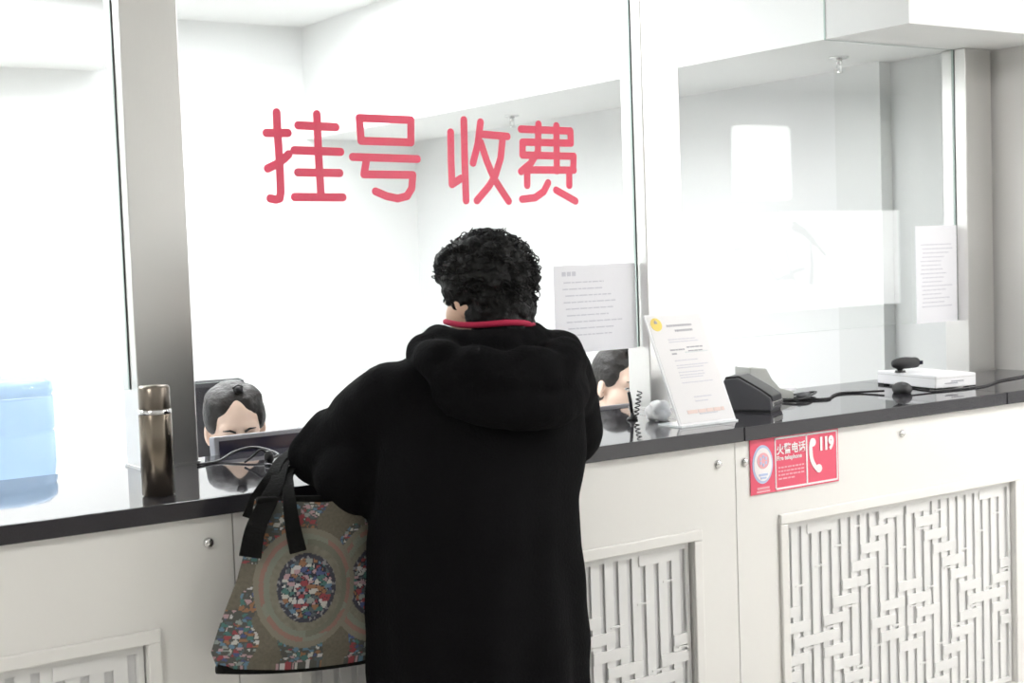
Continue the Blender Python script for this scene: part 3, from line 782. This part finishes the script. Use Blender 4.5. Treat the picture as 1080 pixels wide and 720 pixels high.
# curly hair
bm = B(); HC = Vector((0, .022, .036))
ell(bm, HC, (.097, .102, .088)); ell(bm, (0, .045, -.035), (.082, .070, .056)); ell(bm, (0, .050, -.070), (.078, .058, .050)); ell(bm, (0, -.035, .085), (.075, .058, .042)); ell(bm, (.02, .02, .10), (.05, .05, .035))
rnd = random.Random(3)
def hairdir(lo):
    while True:
        th = rnd.uniform(0, 2 * PI); ph = rnd.uniform(lo, 1.5); d = Vector((math.cos(th) * math.cos(ph), math.sin(th) * math.cos(ph), math.sin(ph)))
        if d.y < -.15 and d.z < .25: continue
        if d.y < .25 and d.z < -.25: continue
        return d
for k in range(120):
    d = hairdir(-.7); q = rnd.uniform(.010, .021); ell(bm, HC + Vector((d.x * .094, d.y * .098, d.z * (.086 if d.z > 0 else .10))), (q, q, q * .9), None, 8)
bmesh.ops.transform(bm, matrix=HM, verts=bm.verts[:])
hair = remesh('hair', bm, .0045, M['hair'], wm, 1, disp=lambda c, n: .006 * noise.noise(c * 60) + .004 * noise.noise(c * 130))
bm = B()
HR = HM.to_3x3()
for k in range(420):                               # loose curls
    d = hairdir(-.75); p = HM @ (HC + Vector((d.x * .102, d.y * .106, d.z * (.094 if d.z > 0 else .105)))); d = (HR @ d).normalized()
    u = d.cross(Vector((rnd.random(), rnd.random(), 1))).normalized(); w_ = d.cross(u)
    rr = rnd.uniform(.006, .013); tw = rnd.uniform(.6, 1.3)
    tube(bm, [p + u * rr * math.cos(a * tw) + d * (rr * math.sin(a * tw) + .0012 * a) + w_ * .0016 * a for a in range(0, 7)], .0012, 4)
obj('loose_curls', bm, M['hair'], hair, smooth=True)

# --- clerks ----------------------------------------------------------------------
def clerk(x, y, zhead, yaw, pitch, roll, label, bun, part_dx, body_yaw):
    t = thing('person', label, 'person', (x, y, 0))
    HM = Matrix.Translation((0, 0, zhead)) @ Matrix.Rotation(yaw, 4, 'Z') @ Matrix.Rotation(pitch, 4, 'X') @ Matrix.Rotation(roll, 4, 'Y')
    bk = Matrix.Rotation(body_yaw, 3, 'Z')
    def L(v): return bk @ Vector(v)
    nb = HM @ Vector((0, .03, -.06)); sh = zhead - .27
    base = L((0, .17, sh)); bm = B(); head_prims(bm, HM)
    cap(bm, base + Vector((0, 0, .02)), .052, nb, .048)
    cap(bm, base + L((-.13, 0, -.02)), .045, base + L((.13, 0, -.02)), .045)
    ell(bm, base + L((0, .02, -.20)), (.15, .10, .22)); ell(bm, base + L((0, .06, -.40)), (.16, .12, .12))
    arms = []
    for s in (-1, 1):
        a = base + L((s * .165, 0, -.03)); b_ = base + L((s * .20, -.05, -.26)); c_ = Vector((base.x, base.y, 0)) + L((s * .08, -.25, 0)); c_.z = .785
        b_.z = max(b_.z, .80); cap(bm, a, .044, b_, .038); cap(bm, b_, .038, c_, .026)
        hand(bm, c_, L((-s * .35, -1, -.05)), (0, 0, 1), L((-s, -.3, 0)), .9, .25); arms.append((a, b_, c_))
        k0 = base + L((s * .09, .05, 0)); k0.z = .53; k1 = base + L((s * .11, -.33, 0)); k1.z = .54; f = base + L((s * .11, -.36, 0)); f.z = .09
        f2 = f + L((0, -.12, 0)); f2.z = .035
        cap(bm, k0, .082, k1, .06); cap(bm, k1, .056, f, .036); cap(bm, f, .034, f2, .026)
    remesh('body', bm, .005, M['skin2'], t, 3); face_parts(t, HM)
    bm = B()                                        # white uniform
    cap(bm, base + L((-.15, 0, -.03)), .062, base + L((.15, 0, -.03)), .062); ell(bm, base + L((0, .02, -.20)), (.185, .13, .23)); ell(bm, base + L((0, .06, -.42)), (.19, .15, .13))
    cap(bm, base + Vector((0, 0, -.02)), .085, base.lerp(nb, .35), .060)
    for a, b_, c_ in arms: cap(bm, a, .062, b_, .055); cap(bm, b_, .052, c_.lerp(b_, .12), .042)
    remesh('uniform', bm, .008, M['uniform'], t, 4, disp=lambda c, n: .004 * noise.noise(c * 14))
    for s in (-1, 1):
        bm = B(); k0 = base + L((s * .09, .05, 0)); k0.z = .53; k1 = base + L((s * .11, -.33, 0)); k1.z = .54; f = base + L((s * .11, -.36, 0)); f.z = .10
        cap(bm, k0, .095, k1, .075); cap(bm, k1, .072, f, .055); remesh('trouser_leg', bm, .01, M['trouser'], t, 3)
        bm = B(); g = f + L((0, -.13, 0)); g.z = .035; f0 = f.copy(); f0.z = .042; cap(bm, f0, .04, g, .032); remesh('shoe', bm, .006, M['shoe'], t, 2)
    bm = B()                                        # hair drawn back, forehead free
    b = B(); ell(b, (0, .032, .040), (.082, .092, .087)); ell(b, (0, .060, -.02), (.074, .058, .07))
    for q in (-1, 1): ell(b, (q * .030, .016, .074), (.050, .068, .047)); ell(b, (q * .060, .006, .040), (.024, .052, .046))
    if bun: ell(b, bun, (.028, .028, .024))
    bmesh.ops.transform(b, matrix=HM, verts=b.verts[:]); me = bpy.data.meshes.new('t'); b.to_mesh(me); b.free(); bm.from_mesh(me)
    h = remesh('hair', bm, .0045, M['hair2'], t, 12, disp=lambda c, n: .0015 * noise.noise(c * 60))
    bm = B(); b2 = HM @ Vector((.0 + part_dx, -.015, .122)); ell(bm, b2, (.014, .010, .010)); tube(bm, [b2 + Vector((-.016, 0, .004)), b2 + Vector((0, 0, .012)), b2 + Vector((.014, 0, .006))], .003, 6)
    obj('hair_clip', bm, M['black'], h, smooth=True)
    return t
clerk(1.530, 3.60, 1.050, R(-14), R(17), R(-3), 'clerk in white seen over the left monitor, head bowed, dark hair drawn back', (0, .125, .05), .01, R(2))
clerk(2.975, 3.74, 1.045, R(4), R(12), R(4), 'clerk in white beside the middle steel post, face turned toward the right', (0, .12, .0), .0, R(20))

def office_chair(x, y, rz, label):
    t = thing('office_chair', label, 'chair', (x, y, 0), rz, 'clerks\' office chairs')
    obj('seat', bx(-.24, .24, -.23, .22, .42, .48), M['chair'], t, bevel=.02)
    obj('backrest', bx(-.145, .145, .25, .29, .60, 1.145), M['chair'], t, bevel=.02)
    obj('back_bracket', bx(-.03, .03, .20, .26, .40, .70), M['black'], t)
    obj('gas_column', lathe(B(), [(0, .08), (.025, .08), (.025, .42), (0, .42)]), M['black'], t)
    for k in range(5):
        a = 2 * PI * k / 5; lg = obj('leg', tube(B(), [(0, 0, .09), (.26 * math.cos(a), .26 * math.sin(a), .065)], .018, 8), M['black'], t)
        obj('caster', lathe(B(), [(0, -.012), (.027, -.012), (.027, .012), (0, .012)], (.26 * math.cos(a), .26 * math.sin(a), .028), 16, Matrix.Rotation(PI / 2, 4, 'X')), M['black'], lg)
office_chair(1.615, 3.86, R(-6), 'charcoal office chair with high back behind the left clerk')
office_chair(3.06, 4.02, R(20), 'charcoal office chair under the clerk by the middle post')

# ------------------------------------------------------------------ embroidered bag
bg = thing('tote_bag', 'embroidered khaki tote bag with round floral medallions, hanging from the woman\'s arm', 'bag', (1.245, 2.605, .690))
rollm = Matrix.Rotation(R(-5), 4, 'Z') @ Matrix.Rotation(R(5), 4, 'Y')
def bag_half(w):
    for (w0, h0), (w1, h1) in zip(((0, .195), (.03, .208), (.09, .190), (.17, .160), (.25, .140), (.335, .128)), ((.03, .208), (.09, .190), (.17, .160), (.25, .140), (.335, .128), (.4, .12))):
        if w <= w1: return h0 + (h1 - h0) * (w - w0) / (w1 - w0)
    return .12
HB = .325; NU, NV = 150, 120
def bag_col(u, w, rn):
    def hsv(seed):
        pal = [(.42, .03, .05), (.60, .58, .52), (.06, .10, .30), (.05, .22, .20), (.40, .16, .05), (.55, .30, .34), (.10, .14, .16), (.30, .36, .33), (.62, .60, .60), (.10, .26, .40)]
        return pal[int(seed * 997) % len(pal)]
    cell = lambda s: noise.cell(Vector((u * s + .13 * noise.noise(Vector((u * 40, w * 40, 1))), w * s + .13 * noise.noise(Vector((u * 40, w * 40, 5))), 3.3)))
    def blobs(s):
        v = noise.voronoi(Vector((u * s, w * s * 1.5, 0)), distance_metric='DISTANCE')
        p = v[1][0]; d0 = v[0][0]; return abs(noise.cell(p * 13.7 + Vector((.5, .5, .5)))), d0, v[0][1] - v[0][0]
    base = Vector((.175, .150, .100)) * (1 + .18 * noise.noise(Vector((u * 180, w * 180, 0))))
    for cx, cz, R0 in ((-.030, .155, .105), (.125, .155, .105)):
        dx = u - cx; dz = (w - cz) * .88; d = math.hypot(dx, dz)
        if d < R0 * .50:
            h, d0, e = blobs(75)
            return Vector(hsv(h)) if e > .06 else Vector((.03, .035, .06))
        if d < R0 * .58: return Vector((.055, .055, .085)) if noise.noise(Vector((u * 120, w * 120, 0))) < .25 else Vector((.28, .28, .30))
        if d < R0 * .72: return Vector((.24, .22, .155)) * (1 + .25 * noise.noise(Vector((u * 100, w * 100, 2))))
        if d < R0 * .82: return Vector((.24, .27, .20)) if dx < 0 else Vector((.20, .20, .14))
        if d < R0 * .90: return Vector((.36, .17, .13)) if noise.noise(Vector((u * 30, w * 30, 7))) > -.15 else Vector((.26, .28, .21))
        if d < R0: return Vector((.27, .24, .17))
    n = noise.noise(Vector((u * 14 + 4, w * 14, 9)))
    mid = (abs(u - .045) < .055 and w > .16)
    thr = .22 if mid else -.12
    if n > thr or (w > .20 and u < -.04):
        h, d0, e = blobs(85 if not mid else 110)
        if h < .82 and e > .10: return Vector(hsv(h))
        return Vector((.10, .105, .09))
    return base
def bag_sheet(front):
    bm = B(); cl = bm.loops.layers.float_color.new('Col'); vs = []
    for j in range(NV + 1):
        row = []
        w = HB * j / NV; hw = bag_half(w)
        for i in range(NU + 1):
            s = -1 + 2 * i / NU; u = s * hw; e = max(0, 1 - abs(s) ** 2.5); f = .5 + .5 * min(1, (HB - w) / .12)
            d = (.020 + .026 * f) * e * min(1, (w + .012) / .05) ** .5 + .005 * noise.noise(Vector((u * 9, w * 9, 2)))
            bot = -.012 * (1 - abs(s) ** 2) if j == 0 else 0
            row.append((bm.verts.new(rollm @ Vector((u, -d if front else d * .55, w + bot + .006 * abs(s) * (w / HB)))), u, w))
        vs.append(row)
    for j in range(NV):
        for i in range(NU):
            q = [vs[j][i], vs[j][i + 1], vs[j + 1][i + 1], vs[j + 1][i]]
            f = bm.faces.new([a[0] for a in q]); c = bag_col((q[0][1] + q[1][1]) / 2, (q[0][2] + q[2][2]) / 2, None)
            for l in f.loops: g = (c.x + c.y + c.z) / 3; l[cl] = tuple(.80 * (g * .3 + q * .7) for q in c) + (1,)
    return bm
def bag_mat():
    m = bpy.data.materials.new('embroidered_cloth'); m.use_nodes = True; nt = m.node_tree; b = nt.nodes['Principled BSDF']; b.inputs['Roughness'].default_value = .9
    at = nt.nodes.new('ShaderNodeVertexColor'); at.layer_name = 'Col'; nt.links.new(at.outputs[0], b.inputs['Base Color'])
    n = nt.nodes.new('ShaderNodeTexNoise'); n.inputs['Scale'].default_value = 260; bp = nt.nodes.new('ShaderNodeBump'); bp.inputs['Strength'].default_value = .5; bp.inputs['Distance'].default_value = .003
    tc = nt.nodes.new('ShaderNodeTexCoord'); nt.links.new(tc.outputs['Object'], n.inputs['Vector']); nt.links.new(n.outputs['Fac'], bp.inputs['Height']); nt.links.new(bp.outputs[0], b.inputs['Normal'])
    return m
M['bag'] = bag_mat()
obj('front_panel', bag_sheet(True), M['bag'], bg, smooth=True); obj('rear_panel', bag_sheet(False), M['bag'], bg, smooth=True)
pp = [rollm @ Vector((s * bag_half(0), -.0, -.012 * (1 - s * s) - .003)) for s in [-1 + 2 * i / 24 for i in range(25)]]
obj('bottom_piping', tube(B(), pp, .010, 8), M['bag_black'], bg, smooth=True)
pp = [rollm @ Vector((s * bag_half(HB), -.012, HB + .004)) for s in [-1 + 2 * i / 24 for i in range(25)]]
obj('top_binding', tube(B(), pp, .008, 8), M['bag_black'], bg, smooth=True)
def strap(pts, w, name='handle', th=.004, wd=Vector((1, -.25, 0))):
    P = spline(pts, 8); rg = []
    for i, p in enumerate(P):
        tt = (P[min(i + 1, len(P) - 1)] - P[max(i - 1, 0)]).normalized(); side = wd - tt * wd.dot(tt); side.normalize(); nn = tt.cross(side)
        ww = w[0] + (w[1] - w[0]) * i / (len(P) - 1)
        rg.append([p + side * ww + nn * th, p - side * ww + nn * th, p - side * ww - nn * th, p + side * ww - nn * th])
    return obj(name, ring_loft(B(), rg), M['bag_black'], bg, smooth=False, bevel=.0015)
E = LE + W - Vector(bg.location)
# front handle: from the left patch up over the sleeve, down to the right patch
strap([(-.133, -.030, .235), (-.118, -.030, .290), (-.075, -.004, .338), (-.040, .030, .365), (-.002, .085, .388), (.050, .150, .405), (.09, .17, .41)], (.022, .008))
strap([(-.040, -.052, .235), (-.048, -.050, .285), (-.044, -.032, .325), (-.024, .015, .358), (.006, .070, .374), (.06, .12, .39)], (.017, .008))
strap([(-.105, .022, .30), (-.085, .030, .335), (-.045, .050, .372), (.0, .10, .395), (.06, .15, .41)], (.018, .008))

# ------------------------------------------------------------------ light and colour
w = bpy.data.worlds.new('daylight'); S.world = w; w.use_nodes = True
w.node_tree.nodes['Background'].inputs[0].default_value = (.93, .97, 1, 1); w.node_tree.nodes['Background'].inputs[1].default_value = 1.0
S.view_settings.view_transform = 'Standard'; S.view_settings.look = 'None'; S.view_settings.gamma = 1; S.view_settings.use_curve_mapping = False
S.view_settings.exposure = 0.14
S.cycles.max_bounces = 8; S.cycles.transparent_max_bounces = 12
